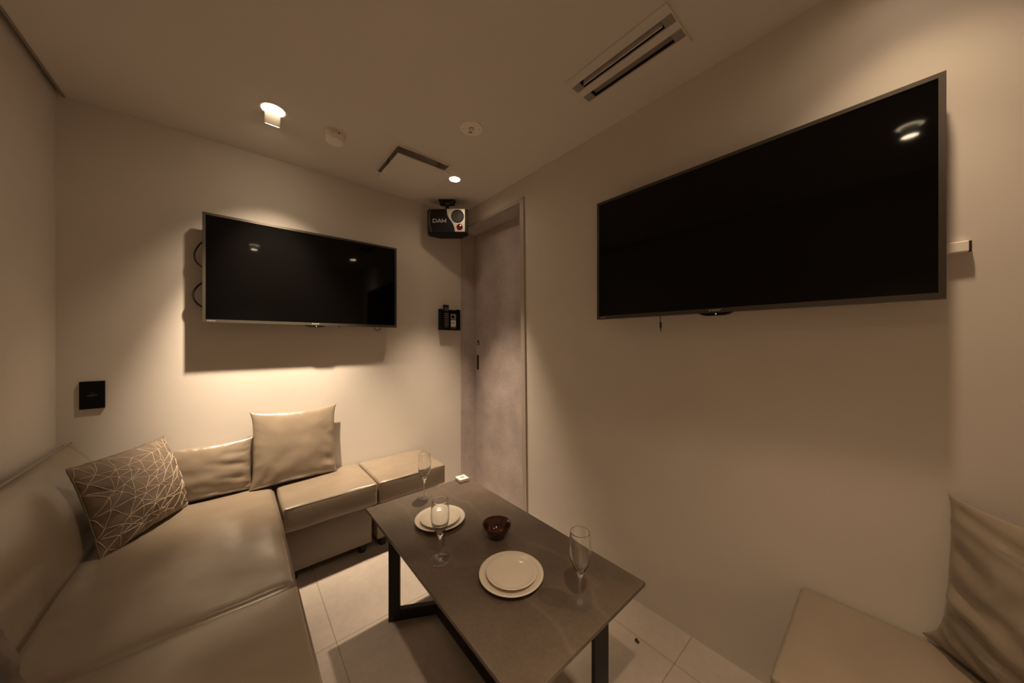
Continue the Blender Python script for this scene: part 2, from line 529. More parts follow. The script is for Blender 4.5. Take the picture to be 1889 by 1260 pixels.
bm = B(); box(bm, XD - .003, 2.342, 1.262, XD + .001, 2.370, 1.300); lk = obj('lock', bm, M['steel_pull'], dr)
bm = B(); lathe(bm, [(.0, .006), (.006, .006), (.007, 0)], 20, Matrix.Translation((XD - .003, 2.356, 1.275)) @ Matrix.Rotation(-PI / 2, 4, 'Y')); obj('lock_turn', bm, M['chrome'], lk, True)

# ------------------------------------------------------------------ ceiling fittings
def downlight(i, kind, label, rotz=0, tilt=27):
    x, y = LIGHTS[i]; r = LR[i]
    t = thing('downlight', label, 'ceiling light', (x, y, H), rotz, 'adjustable spot downlights' if kind == 'spot' else 'recessed round downlights')
    bm = B(); lathe(bm, [(r, .02), (r - .0015, .0), (r - .001, -.004), (r + .006, -.004), (r + .008, -.0005), (r + .008, 0)], 40)
    obj('trim_ring', bm, M['white_plastic'], t, 'auto')
    bm = B(); lathe(bm, [(r - .0005, .0), (r - .004, .03), (r - .010, .07), (0, .07)], 40)
    obj('reflector', bm, M['reflector'], t, 'auto')
    if kind == 'spot':
        tl = R(tilt)
        MX = Matrix.Translation((0, .026 if tilt else .004, .012)) @ Matrix.Rotation(tl, 4, 'X')
        bm = B(); lathe(bm, [(.0, -.004), (.029, -.004), (.031, -.010), (.0315, -.066), (.029, -.066), (.029, -.052)], 36, MX)
        tb = obj('lamp_tube', bm, M['white_plastic'], t, 'auto')
        bm = B(); lathe(bm, [(0, -.060), (.029, -.060)], 36, MX); obj('lens', bm, M['lamp'], tb)
        bm = B(); lathe(bm, [(0, -.008), (r * .5, -.0075), (r * .8, -.005), (r - .002, .0)], 36); obj('glow_disc', bm, M['lamp_soft'], t)
    else:
        bm = B(); lathe(bm, [(0, .012), (r - .003, .012)], 36); obj('lens', bm, M['lamp'], t)
    return t

d1 = downlight(0, 'spot', 'lit spot downlight with tilted tube hanging from its ring, above the far wall television')
d2 = downlight(1, 'round', 'small round lit downlight in the ceiling above the black corner speaker')
d3 = downlight(2, 'spot', 'spot downlight with tilted tube, seen only as a reflection in the television screens', PI / 2, 0)
d4 = downlight(3, 'round', 'round downlight near the right wall, seen only as a reflection in the far television')

def spot(parent, i, tgt, power, ang, blend, dz, rad=.03, off=(0, 0)):
    x, y = LIGHTS[i]
    l = bpy.data.lights.new('spot_lamp', 'SPOT')
    l.energy = power; l.color = WARM; l.spot_size = R(ang); l.spot_blend = blend; l.shadow_soft_size = rad
    o = bpy.data.objects.new('spot_lamp', l); link(o)
    p = Vector((x + off[0], y + off[1], H + dz)); o.location = p
    o.rotation_euler = (Vector(tgt) - p).to_track_quat('-Z', 'Y').to_euler()
    return o
POW = [380, 37, 1.6, 295, 0, 1.0, 98, 62, 0, 30, 17.5, 0]
SHAPES = [(56, 1.0), (84, .8), (168, 1.0), (56, 1.0), (90, 1.0), (168, 1.0), (64, 1.0), (104, 1.0), (168, 1.0), (64, 1.0), (104, 1.0), (168, 1.0)]
TGT = [(.19, 2.42, 1.10), (1.126, 1.911, 0), (.10, -.085, 0), (1.19, -.06, 0)]
OFF = [((0, .056), -.046, .022), ((0, 0), -.004, .028), ((0, .004), -.062, .026), ((0, 0), -.004, .028)]
TINT = [(1.0, .77, .54), (1.0, .77, .54), (1.0, .72, .47), (1.0, .72, .47)]
for q_ in range(12):
    i_, k_ = q_ // 3, q_ % 3
    an, bl_ = SHAPES[q_]
    if POW[q_] > 0:
        o_ = spot((d1, d2, d3, d4)[i_], i_, TGT[i_] if k_ < 2 else (LIGHTS[i_][0], LIGHTS[i_][1], 0), POW[q_], an, bl_, OFF[i_][1], OFF[i_][2], OFF[i_][0])
        o_.data.color = TINT[i_]

# smoke detector
t = thing('smoke_detector', 'round off-white smoke detector on the ceiling between the spot downlight and the square vent', 'smoke detector', (.396, 1.915, H))
bm = B(); lathe(bm, [(.050, 0), (.050, -.012), (.048, -.026), (.046, -.028)], 44); obj('base', bm, M['white_plastic'], t, 'auto')
bm = B(); lathe(bm, [(.046, -.027), (.0455, -.036), (.041, -.044), (.030, -.047), (0, -.047)], 44); obj('cover', bm, M['white_plastic'], t, 'auto')
bm = B(); lathe(bm, [(0, .003), (.003, .003), (.003, 0)], 12, Matrix.Translation((.010, -.049, -.017)) @ Matrix.Rotation(PI / 2, 4, 'X')); obj('indicator', bm, M['dark'], t)

# emergency light disc
t = thing('emergency_light', 'flat round off-white emergency light disc set in the ceiling', 'emergency light', (.924, 1.400, H))
bm = B(); lathe(bm, [(.058, 0), (.058, -.003), (.056, -.0045), (.016, -.0045), (.014, -.001), (0, -.001)], 48); obj('cover_plate', bm, M['white_plastic'], t, 'auto')
bm = B(); lathe(bm, [(.013, -.001), (.012, -.006), (.009, -.007), (.008, -.004)], 28); rg = obj('lamp_ring', bm, M['grey_plastic'], t, True)
bm = B(); lathe(bm, [(.008, -.003), (.006, -.008), (0, -.010)], 24); obj('lens', bm, M['reflector'], rg, True)
for dx, dy in ((-.032, .026), (.034, -.024)):
    bm = B(); lathe(bm, [(.003, -.0045), (.0025, -.006), (0, -.006)], 12, Matrix.Translation((dx, dy, 0))); obj('screw', bm, M['grey_plastic'], t)
for dx, dy in ((.015, .022), (.006, .028)):
    bm = B(); lathe(bm, [(.0045, -.0045), (.0045, -.006), (0, -.006)], 12, Matrix.Translation((dx, dy, 0))); obj('test_button', bm, M['steel_pull'], t)

# square ventilation outlet with dropped cover
t = thing('ventilation_fan_cover', 'square ceiling vent with a flat cover panel hung just below its opening', 'ceiling vent', (.857, 1.965, H))
bm = B()
vx0, vy0, vx1, vy1 = VENT[0] - .857, VENT[1] - 1.965, VENT[2] - .857, VENT[3] - 1.965
for x0, y0, x1, y1 in ((vx0 - .011, vy0 - .011, vx1 + .011, vy0), (vx0 - .011, vy1, vx1 + .011, vy1 + .011), (vx0 - .011, vy0, vx0, vy1), (vx1, vy0, vx1 + .011, vy1)):
    box(bm, x0, y0, -.004, x1, y1, 0)
obj('outer_frame', bm, M['white_plastic'], t)
bm = B()
for x0, y0, x1, y1 in ((vx0 - .004, vy0, vx0, vy1), (vx1, vy0, vx1 + .004, vy1), (vx0 - .004, vy0 - .004, vx1 + .004, vy0), (vx0 - .004, vy1, vx1 + .004, vy1 + .004)):
    box(bm, x0, y0, 0, x1, y1, .08)
box(bm, vx0 - .004, vy0 - .004, .08, vx1 + .004, vy1 + .004, .085)
obj('duct', bm, M['duct'], t)
bm = B(); box(bm, -.171, -.178, -.050, .173, .166, -.042, .003); cp = obj('cover_panel', bm, M['ceil'], t)
for sx in (-1, 1):
    for sy in (-1, 1):
        bm = B(); box(bm, sx * .12 - .006, sy * .12 - .006, -.042, sx * .12 + .006, sy * .12 + .006, .08); obj('hanger', bm, M['grey_plastic'], cp)
bm = B(); box(bm, vx0 + .03, vy0 + .001, .008, vx1 - .03, vy0 + .004, .040); obj('air_slot', bm, M['dark'], t)

# two slot air conditioner outlet
t = thing('air_conditioner_outlet', 'long two-slot air conditioner outlet in the ceiling beside the right wall', 'air conditioner', ((AC[0] + AC[2]) / 2, (AC[1] + AC[3]) / 2, H))
ax, ay = (AC[0] + AC[2]) / 2, (AC[1] + AC[3]) / 2
def acb(bm, x0, y0, z0, x1, y1, z1, bev=0): box(bm, x0 - ax, y0 - ay, z0, x1 - ax, y1 - ay, z1, bev)
S1 = (1.106, 1.149); S2 = (1.186, 1.231); SY = (.503, .852)
bm = B()
for x0, x1 in ((AC[0], S1[0]), (S1[1], S2[0]), (S2[1], AC[2])): acb(bm, x0, AC[1], -.006, x1, AC[3], 0)
for s in (S1, S2):
    acb(bm, s[0], AC[1], -.006, s[1], .467, 0); acb(bm, s[0], .888, -.006, s[1], AC[3], 0)
obj('face_panel', bm, M['ceil'], t)
for k, s in enumerate((S1, S2)):
    for y0, y1 in ((.467, SY[0]), (SY[1], .888)):
        bm = B()
        acb(bm, s[0], y0, -.001, s[1], y1, 0)
        nr = 7
        for q in range(nr):
            xx = s[0] + (s[1] - s[0]) * (q + .25) / nr
            acb(bm, xx, y0, -.0065, xx + (s[1] - s[0]) * .5 / nr, y1, -.001)
        obj('ribbed_end', bm, M['grey_plastic'], t)
    bm = B()
    acb(bm, s[0] - .004, SY[0] - .002, 0, s[0], SY[1] + .002, .07); acb(bm, s[1], SY[0] - .002, 0, s[1] + .004, SY[1] + .002, .07)
    acb(bm, s[0], SY[0] - .004, 0, s[1], SY[0], .07); acb(bm, s[0], SY[1], 0, s[1], SY[1] + .004, .07)
    acb(bm, s[0] - .004, SY[0] - .004, .07, s[1] + .004, SY[1] + .004, .074)
    obj('slot_duct', bm, M['dark'], t)
bm = B(); acb(bm, S1[0] + .026, SY[0] + .006, -.004, S1[0] + .029, SY[1] - .006, .028); obj('louver', bm, M['white_plastic'], t)
bm = B()
acb(bm, S2[0] + .012, SY[0] + .004, .012, S2[1] - .002, SY[1] - .004, .016)
obj('louver', bm, M['alu'], t)

# ------------------------------------------------------------------ televisions (local: x width, screen faces -y, z up, origin bottom centre of the screen plane)
def television(name, label, loc, rotz, W, Hh, gap, cables, tag_mirror):
    t = thing('television', label, 'television', loc, rotz)
    w = W / 2
    bm = B(); frame_rect(bm, -w, 0, w, Hh, .0125, 0, .030, .0165); obj('bezel', bm, M['bezel'], t)
    bm = B(); box(bm, -w + .011, .002, .014, w - .011, .012, Hh - .011); obj('screen', bm, M['tv_black'], t)
    bm = B(); box(bm, -w + .004, .0125, .004, w - .004, .032, Hh - .004); box(bm, -w + .14, .032, .05, w - .14, gap - .030, Hh - .16, .012)
    obj('back_housing', bm, M['tv_back'], t)
    bm = B()
    box(bm, -.20, gap - .030, .12, -.17, gap - .012, .46); box(bm, .17, gap - .030, .12, .20, gap - .012, .46)
    box(bm, -.26, gap - .012, .24, .26, gap - .0005, .36)
    obj('wall_mount', bm, M['steel'], t)
    bm = B()
    pr = [(-.058, .0), (-.046, -.007), (-.030, -.011), (.030, -.011), (.046, -.007), (.058, .0)]
    va = [bm.verts.new((x, .001, z)) for x, z in pr]; vb2 = [bm.verts.new((x, .022, z)) for x, z in pr]
    bm.faces.new(va); bm.faces.new(vb2[::-1])
    for k in range(len(pr)): bm.faces.new((va[k], va[(k + 1) % len(pr)], vb2[(k + 1) % len(pr)], vb2[k]))
    rc = obj('receiver', bm, M['black_gloss'], t)
    bm = B(); lathe(bm, [(0, .0012), (.0022, .0012), (.0022, -.001)], 12, Matrix.Translation((.004, .0008, -.0055)) @ Matrix.Rotation(PI / 2, 4, 'X')); obj('standby_light', bm, M['led_green'], rc)
    TX = Matrix.Rotation(PI / 2, 4, 'X')
    obj('brand_lettering', text_bm('SHARP', .0105, .0003, Matrix.Translation((.0, -.0004, .0085)) @ TX, 1.35), M['brand'], t)
    obj('brand_lettering', text_bm('AQUOS', .0075, .0003, Matrix.Translation((-w + .034, -.0004, .0085)) @ TX, 1.3), M['brand'], t)
    for pts, r in cables:
        bm = B(); tube(bm, pts, r); obj('cable', bm, M['cable'], t, True)
    return t

T1W, T1H = 1.021, .578
tv1 = television('television', 'black wall-mounted television on the far wall above the leaning square pillow', (.3715, 2.318, 1.391), 0, T1W, T1H, D - 2.318, [
    ([(-.47, .045, .44), (-.515, .045, .425), (-.543, .045, .36), (-.530, .045, .31), (-.49, .045, .285)], .0036),
    ([(-.47, .05, .225), (-.52, .05, .205), (-.549, .05, .15), (-.533, .05, .10), (-.49, .05, .070)], .0046),
    ([(.358, .03, .02), (.362, .03, -.008), (.382, .03, -.022), (.402, .03, -.010), (.406, .03, .02)], .0022),
    ([(.14, .03, .02), (.141, .03, -.006)], .0045),
], 0)
T2W, T2H = 1.055, .588
T2X = 1.385
tv2 = television('television', 'large black wall-mounted television on the right wall', (T2X, .4235, 1.401), -PI / 2, T2W, T2H, XW(.42, 1.7) - T2X + .001, [
    ([(-.48, .06, .215), (-.535, .06, .208), (-.560, .06, .200), (-.535, .06, .188), (-.48, .06, .185)], .0035),
], 0)
# loose audio lead under the right television
bm = B(); tube(bm, [(-.215, .018, .02), (-.2155, .018, -.015), (-.214, .018, -.030)], .0016); cb = obj('hanging_lead', bm, M['cable'], tv2, True)
bm = B(); tube(bm, [(-.214, .018, -.026), (-.2135, .018, -.052)], .0042, sm=False); tube(bm, [(-.2135, .018, -.052), (-.213, .018, -.068)], .0017, sm=False); obj('jack_plug', bm, M['cable'], cb, True)

# cable cover on the right wall behind the television
xw = XW(-.1, 1.54)
t = thing('cable_cover', 'white plastic cable cover on the right wall sticking out past the television edge', 'cable cover', (xw, -.02, 1.54))
bm = B(); box(bm, -.020, -.124, -.014, -.0005, .10, .014, .002); obj('channel', bm, M['white_plastic'], t)
bm = B(); box(bm, -.0195, -.128, -.013, -.001, -.124, .013); obj('open_end', bm, M['dark'], t)

# ------------------------------------------------------------------ corner speaker
ANG = -R(40.65)
t = thing('ceiling_speaker', 'small black and silver loudspeaker hanging from the ceiling in the door corner', 'speaker', (1.232, 2.203, 2.118), ANG)
sw, sh = .157, .186
bm = B()
fr = [(-sw, .02), (-sw + .035, 0), (sw, 0)]
# cabinet: tapered box with a chamfered left end, grille on the left
pl = [(-sw, .020), (-sw + .012, .0), (sw, .0), (sw - .004, .05), (sw - .060, .118), (-sw + .075, .118), (-sw, .060)]
lo = [bm.verts.new((x, y, -.0 + (.012 if y < .03 else 0.004))) for x, y in pl]; hi = [bm.verts.new((x, y, sh + .012)) for x, y in pl]
bm.faces.new(lo[::-1]); bm.faces.new(hi)
for k in range(len(pl)): bm.faces.new((lo[k], lo[(k + 1) % len(pl)], hi[(k + 1) % len(pl)], hi[k]))
bmesh.ops.bevel(bm, geom=[e for e in bm.edges], offset=.004, segments=2, affect='EDGES')
obj('cabinet', bm, M['spk_black'], t, 'auto')
# silver front plate with curved left edge
def plate(bm, outline, y0, y1):
    a = [bm.verts.new((x, y0, z)) for x, z in outline]; b2 = [bm.verts.new((x, y1, z)) for x, z in outline]
    bm.faces.new(a); bm.faces.new(b2[::-1])
    for k in range(len(a)): bm.faces.new((a[k], a[(k + 1) % len(a)], b2[(k + 1) % len(a)], b2[k]))
z0, z1 = .022, .196
cv_ = smooth_path([(-.004, 0, z1), (.001, 0, .155), (.014, 0, .125), (.034, 0, .098), (.050, 0, .068), (.057, 0, .042), (.060, 0, z0)], 5)
out = [(p.x, p.z) for p in cv_] + [(.136, z0), (.136, z1)]
bm = B(); plate(bm, out, -.004, .001); fpn = obj('front_plate', bm, M['spk_silver'], t)
MR = lambda x, z: Matrix.Translation((x, -.004, z)) @ Matrix.Rotation(PI / 2, 4, 'X')
bm = B(); lathe(bm, [(.050, 0), (.049, .004), (.045, .005), (.043, -.001)], 40, MR(.080, .139)); obj('woofer_ring', bm, M['spk_black'], fpn, True)
bm = B(); lathe(bm, [(.043, .0015), (.026, .001), (.016, .002), (0, .005)], 40, MR(.080, .139)); obj('woofer_cone', bm, M['mesh_dark'], fpn, True)
bm = B(); lathe(bm, [(.0245, .0), (.0245, .003), (.020, .004), (.012, .006), (0, .008)], 32, MR(.096, .056)); obj('tweeter', bm, M['spk_red'], fpn, True)
def letter(bm, strokes, x0, z0, h, w, t):
    for st in strokes:
        pts = [Vector((x0 + p[0] * w, 0, z0 + p[1] * h)) for p in st]
        L_, R_ = [], []
        for i, p in enumerate(pts):
            d = (pts[min(i + 1, len(pts) - 1)] - pts[max(i - 1, 0)]).normalized()
            nn = Vector((-d.z, 0, d.x)) * t / 2
            L_.append(p + nn); R_.append(p - nn)
        for i in range(len(pts) - 1):
            q = [L_[i], L_[i + 1], R_[i + 1], R_[i]]
            f_ = [bm.verts.new((v.x, -.0022, v.z)) for v in q]; k_ = [bm.verts.new((v.x, -.0002, v.z)) for v in q]
            bm.faces.new(f_); bm.faces.new(k_[::-1])
            for e in range(4): bm.faces.new((f_[e], f_[(e + 1) % 4], k_[(e + 1) % 4], k_[e]))
bm = B()
hL, tL = .024, .0062
arc = [(.52 + .48 * math.sin(PI * k / 10), .5 + .5 * math.cos(PI * k / 10)) for k in range(11)]
letter(bm, [[(0, 1), (.52, 1)], arc, [(.52, 0), (0, 0)], [(0.06, 0), (.06, 1)]], -.1125, .094, hL, .030, tL)
letter(bm, [[(0, -.1), (.5, 1.1)], [(.5, 1.1), (1, -.1)], [(.22, .26), (.78, .26)]], -.0755, .094, hL, .029, tL)
letter(bm, [[(0, -.1), (.0, 1.1)], [(0, 1.02), (.5, .1)], [(.5, .1), (1, 1.02)], [(1, 1.1), (1, -.1)]], -.0385, .094, hL, .027, tL)
obj('lettering', bm, M['brand'], t)
bm = B(); cv2 = smooth_path([(-.128, 0, .190), (-.138, 0, .15), (-.136, 0, .09), (-.124, 0, .02)], 6)
tube(bm, [(p.x, -.0005, p.z) for p in cv2], .0012, 6, sm=False); obj('grille_edge', bm, M['grey_plastic'], t, True)
bm = B(); box(bm, -.155, -.001, .03, -.141, .003, .185); obj('side_grille', bm, M['mesh_dark'], t)
# ceiling bracket
bm = B()
box(bm, -.075, .02, .276, .055, .075, .2815)
for x in (-.050, .030): box(bm, x - .016, .025, .248, x + .016, .070, .277, .003)
box(bm, -.045, .040, .240, .025, .056, .252)
box(bm, -.022, .036, .196, .004, .062, .246, .003)
obj('ceiling_bracket', bm, M['steel'], t)

# ------------------------------------------------------------------ wall plate and remote holder
t = thing('wall_control_plate', 'square black control plate low on the far wall near the left corner', 'control plate', (-.5145, D, 1.04))
bm = B(); box(bm, -.0375, -.012, -.064, .0375, -.0005, .064, .0015); obj('plate', bm, M['black_gloss'], t)
bm = B(); box(bm, -.005, -.0126, .008, .007, -.012, .0098); box(bm, -.0145, -.0126, -.005, -.009, -.012, -.001); box(bm, -.008, -.0126, -.0048, .004, -.012, .0003); box(bm, .005, -.0126, -.003, .0145, -.012, .0012)
obj('faint_marking', bm, M['faint_print'], t)

HX0, HX1, HZ0, HZ1 = 1.268, 1.446, 1.385, 1.560
t = thing('remote_holder', 'black open box holding two remotes on the far wall beside the door', 'remote holder', ((HX0 + HX1) / 2, D, HZ0))
hw = (HX1 - HX0) / 2; hh = HZ1 - HZ0; dp = .058
bm = B()
box(bm, -hw, -.004, 0, hw, -.0005, hh); box(bm, -hw, -dp, 0, hw, -.004, .004)
box(bm, -hw, -dp, .004, -hw + .004, -.004, hh); box(bm, hw - .004, -dp, .004, hw, -.004, hh)
box(bm, -hw + .004, -dp, .004, -hw + .018, -dp + .004, hh - .01); box(bm, hw - .040, -dp, .004, hw - .004, -dp + .004, hh)
box(bm, -hw + .018, -dp, .004, hw - .040, -dp + .004, .016)
obj('box', bm, M['black_gloss'], t)
bm = B(); box(bm, -.008, -dp, .016, -.003, -.004, hh - .02); obj('divider', bm, M['black_gloss'], t)
# tall black remote
rt = thing('remote_control', 'tall slim black remote control with rows of pale buttons in the wall holder', 'remote control', (HX0 + .052, D - .036, HZ0 + .005))
bm = B(); box(bm, -.024, -.010, 0, .024, .008, .205, .004); obj('body', bm, M['spk_black'], rt, 'auto')
for r_ in range(11):
    for c_ in range(3):
        if r_ == 8: continue
        bm = B(); x = (c_ - 1) * .014; z = .024 + r_ * .0155
        ww = .0045 if r_ > 4 else .0038
        box(bm, x - ww, -.0118, z - .003, x + ww, -.0098, z + .003, .0008, 1); obj('button', bm, M['remote_btn'] if r_ in (1, 3, 5, 7, 9, 10) else M['grey_plastic'], rt)
# pale remote
rt = thing('remote_control', 'pale remote control with a round black dial in the wall holder', 'remote control', (HX0 + .118, D - .036, HZ0 + .005))
bm = B(); box(bm, -.028, -.010, 0, .028, .008, .132, .003); obj('body', bm, M['grey_plastic'], rt, 'auto')
bm = B(); lathe(bm, [(.014, 0), (.014, .003), (.012, .004), (0, .004)], 28, Matrix.Translation((-.006, -.010, .108)) @ Matrix.Rotation(PI / 2, 4, 'X')); obj('dial', bm, M['spk_black'], rt, 'auto')
bm = B(); box(bm, -.027, -.0112, .026, .027, -.0095, .078); obj('display', bm, M['white_button'], rt)
bm = B(); box(bm, -.027, -.0116, .050, .012, -.0105, .060); obj('dark_band', bm, M['grey_plastic'], rt)
for z in (.083, .018):
    bm = B(); box(bm, -.028, -.0114, z, .028, -.0095, z + .004); obj('groove', bm, M['spk_black'], rt)

# ------------------------------------------------------------------ sofa along the left wall
t = thing('sofa', 'long taupe leather sofa along the left wall with two wide seat cushions', 'sofa', (0, 0, 0))
SZ0, SZ1 = .300, .438
def seat(x0, x1, y0, y1, z0, z1, seed, bulge=.012, r=.024, sag=None):
    bm = upholstered(x1 - x0, y1 - y0, z1 - z0, r=r, bulge=bulge, side=.004, n=40, seed=seed, wr=.0035, wf=4.5, sag=sag)
    bmesh.ops.translate(bm, vec=((x0 + x1) / 2, (y0 + y1) / 2, z0), verts=bm.verts[:])
    return bm
def ssag(u, v): return -.010 * math.exp(-((u - .55) ** 2) / .12 - ((v + .75) ** 2) / .06)
obj('seat_cushion', seat(-.600, .163, 1.345, 2.412, SZ0, SZ1 + .004, 1, .018, .030, ssag), M['leather'], t, True)
obj('seat_cushion', seat(-.600, .163, .30, 1.342, SZ0, SZ1 + .002, 2, .020, .013), M['leather'], t, True)
bm = B(); box(bm, -.610, .32, .055, .105, 2.415, .302, .012); obj('base', bm, M['base_fabric'], t, 'auto')
for x, y in ((-.55, .40), (.06, .40), (.06, 1.33), (-.55, 2.33)):
    bm = B(); lathe(bm, [(0, 0), (.022, 0), (.026, .056), (0, .056)], 24, Matrix.Translation((x, y, 0))); obj('foot', bm, M['rubber'], t, 'auto')
# backrest: wedge profile swept along the wall
prof = [(-.612, .445), (-.612, .800), (-.603, .818), (-.588, .828), (-.572, .826), (-.556, .810), (-.534, .775), (-.510, .730), (-.488, .675), (-.470, .610), (-.457, .545), (-.449, .490), (-.446, .445)]
bm = B(); ny = 60; rows = []
for i in range(ny + 1):
    y = .31 + (2.412 - .31) * i / ny
    row = []
    endr = min(1, min(y - .31, 2.412 - y) / .03)
    for k, (x, z) in enumerate(prof):
        dn = noise.noise(Vector((x * 6, y * 2.6, z * 6))) * .006 + .010 * math.sin(PI * max(0, (z - .445) / .38)) * (k > 4)
        row.append(bm.verts.new((x + dn * (k > 3) - .012 * (1 - endr ** .5) * (k > 3), y, z - .010 * (1 - endr ** .5) * (z > .6))))
    rows.append(row)
for a, b2 in zip(rows, rows[1:]):
    for k in range(len(prof) - 1): bm.faces.new((a[k], a[k + 1], b2[k + 1], b2[k]))
    bm.faces.new((a[-1], a[0], b2[0], b2[-1]))
bm.faces.new(rows[0]); bm.faces.new(rows[-1][::-1])
bk = obj('backrest', bm, M['leather'], t, True)
bm = B(); tube(bm, [(-.574, .33 + i * .04, .829) for i in range(53)], .0042, 8, 1); obj('piping', bm, M['leather'], bk, True)

# two ottomans along the far wall
def ottoman(x0, x1, label, seed):
    t = thing('ottoman', label, 'ottoman', ((x0 + x1) / 2, 2.20, 0))
    cx = (x0 + x1) / 2
    bm = upholstered(x1 - x0, .432, .128, r=.011, bulge=.016, side=.003, n=30, seed=seed, wr=.003, wf=6)
    bmesh.ops.translate(bm, vec=(0, -.004, .310), verts=bm.verts[:]); cs = obj('seat_cushion', bm, M['leather'], t, True)
    w = (x1 - x0) / 2
    bm = B()
    ring = [(-w + .006, -.217), (w - .006, -.217), (w - .006, .205), (-w + .006, .205), (-w + .006, -.217)]
    tube(bm, [(x, y, .4335) for x, y in ring[:2]], .0035, 8, 12); obj('piping', bm, M['leather'], cs, True)
    bm = B(); box(bm, -w + .010, -.150, .058, w - .010, .212, .312, .008); obj('base', bm, M['base_fabric'], t, 'auto')
    for sx in (-1, 1):
        for sy in (-.105, .165):
            bm = B(); lathe(bm, [(0, 0), (.021, 0), (.024, .059), (0, .059)], 24, Matrix.Translation((sx * (w - .055), sy, 0))); obj('foot', bm, M['rubber'], t, 'auto')
    return t
ottoman(.174, .638, 'taupe leather ottoman beside the sofa, under the leaning square pillow', 3)
ottoman(.648, 1.092, 'taupe leather ottoman nearest the door, at the end of the far wall', 5)

# ------------------------------------------------------------------ pillows
bm = pillow(.37, .285, .105, seed=2, wr=.005, pinch=.03, ears=.06, edge_wr=.004, sagb=.12, creases=[(1.1, .0, .1, .3, .09, .006), (1.1, -.45, .2, -.25, .09, .006), (1.1, .5, .4, .6, .08, .004), (1.1, -.8, .3, -.75, .08, .005)])
place_axes(bm, (-.122, 2.352, .452), (1, 0, 0), (0, .06, 1))
tag(obj('bolster_cushion', bm, M['leather'], None, True), 'long low taupe leather back cushion lying against the far wall behind the patterned pillow', 'cushion')

bm = pillow(.425, .425, .125, seed=5, wr=.005, pinch=.03, ears=.06, edge_wr=.003, sagb=.22, pw=.8, creases=[(1, .0, .75, .25, .09, .006), (1, -.6, .45, -.45, .12, .009), (.8, -1, .55, -.65, .09, .008), (-.85, -1, -.65, -.6, .09, .008), (.95, -.85, .7, -.8, .05, .008)])
place_axes(bm, (.272, 2.322, .447), (1, .01, -.012), (-.03, .13, 1))
tag(obj('square_pillow', bm, M['leather'], None, True), 'plain square taupe leather pillow standing against the lit far wall', 'pillow')

bl = Vector((-.393, 1.965, .461)); br = Vector((-.195, 2.318, .464))
rt_ = (br - bl).normalized(); mid = (bl + br) / 2
from mathutils.geometry import delaunay_2d_cdt
rp = random.Random(4)
gx, gy = 11, 10
gp = []
for i in range(gx):
    for j in range(gy):
        u = -1 + 2 * (i + .5 * (j % 2)) / (gx - .5); v = -1 + 2 * j / (gy - 1)
        u = max(-.93, min(.93, u + rp.uniform(-.11, .11))) if not (i == 0 and j % 2 == 0) else -.9999
        if i == gx - 1 and j % 2: u = .9999
        v = v + rp.uniform(-.10, .10) if j not in (0, gy - 1) else math.copysign(.9999, v)
        gp.append(Vector((u, v)))
ve, ed, fa = delaunay_2d_cdt(gp, [], [], 0, 1e-5)[:3]
lines = [((ve[a].x, ve[a].y), (ve[b].x, ve[b].y)) for a, b in ed if rp.random() > .05 and (ve[a] - ve[b]).length < .75]
bm = pillow(.425, .375, .110, flat_back=.25, seed=9, wr=.007, pinch=.05, edge_wr=.012, pw=1.2, lines=lines)
place_axes(bm, mid + Vector((.0, 0, -.013)), rt_, (-.26, .11, 1))
pp = tag(obj('patterned_pillow', bm, [M['fabric'], M['thread']], None, True), 'brown pillow with pale geometric lines leaning in the sofa corner', 'pillow')

# plush cushion just reaching into the frame
bm = pillow(.34, .32, .12, seed=12, wr=.010, pinch=.04, edge_wr=.02)
place_axes(bm, (-.400, 1.165, .452), (.10, 1, .10), (-.28, 0, 1))
tag(obj('plush_cushion', bm, M['fluff'], None, True), 'dark striped plush cushion on the sofa, only its corner showing bottom left', 'cushion')

# ------------------------------------------------------------------ bench on the right
t = thing('bench', 'low taupe leather bench seat against the right wall', 'bench', (0, 0, 0))
bm = upholstered(.462, .95, .135, r=.012, bulge=.012, side=.003, n=36, seed=8, wr=.003)
bmesh.ops.translate(bm, vec=(1.258, -.285, .305), verts=bm.verts[:]); cs = obj('seat_cushion', bm, M['leather'], t, True)
bm = B(); box(bm, 1.045, -.74, .055, 1.478, .165, .307, .008); obj('base', bm, M['base_fabric'], t, 'auto')
for x in (1.09, 1.44):
    for y in (-.68, .10):
        bm = B(); lathe(bm, [(0, 0), (.021, 0), (.024, .056), (0, .056)], 24, Matrix.Translation((x, y, 0))); obj('foot', bm, M['rubber'], t, 'auto')
bm = pillow(.44, .412, .115, seed=15, wr=.009, pinch=.02, ears=.05, edge_wr=.002, sagb=.15, pw=1.0, ear_bl=.20, creases=[
    (-.95, -.40, .2, -.72, .10, .018), (-.9, -.62, .0, -1.0, .08, .013), (-.95, -.02, -.35, -.10, .09, .010), (-.9, .90, .1, .66, .06, .008),
    (-.85, .42, -.55, .30, .09, .009), (-.95, -.78, -.6, -1, .05, .010)])
r0 = Vector((1.452, -.112, .452)); dirr = Vector((-.72, -.69, 0)).normalized()
# seen from the room its left edge touches the wall
place_axes(bm, r0 + dirr * .215, dirr, (.03, -.03, 1))
tag(obj('square_pillow', bm, M['leather'], None, True), 'creased taupe leather pillow standing on the bench at the right edge', 'pillow')

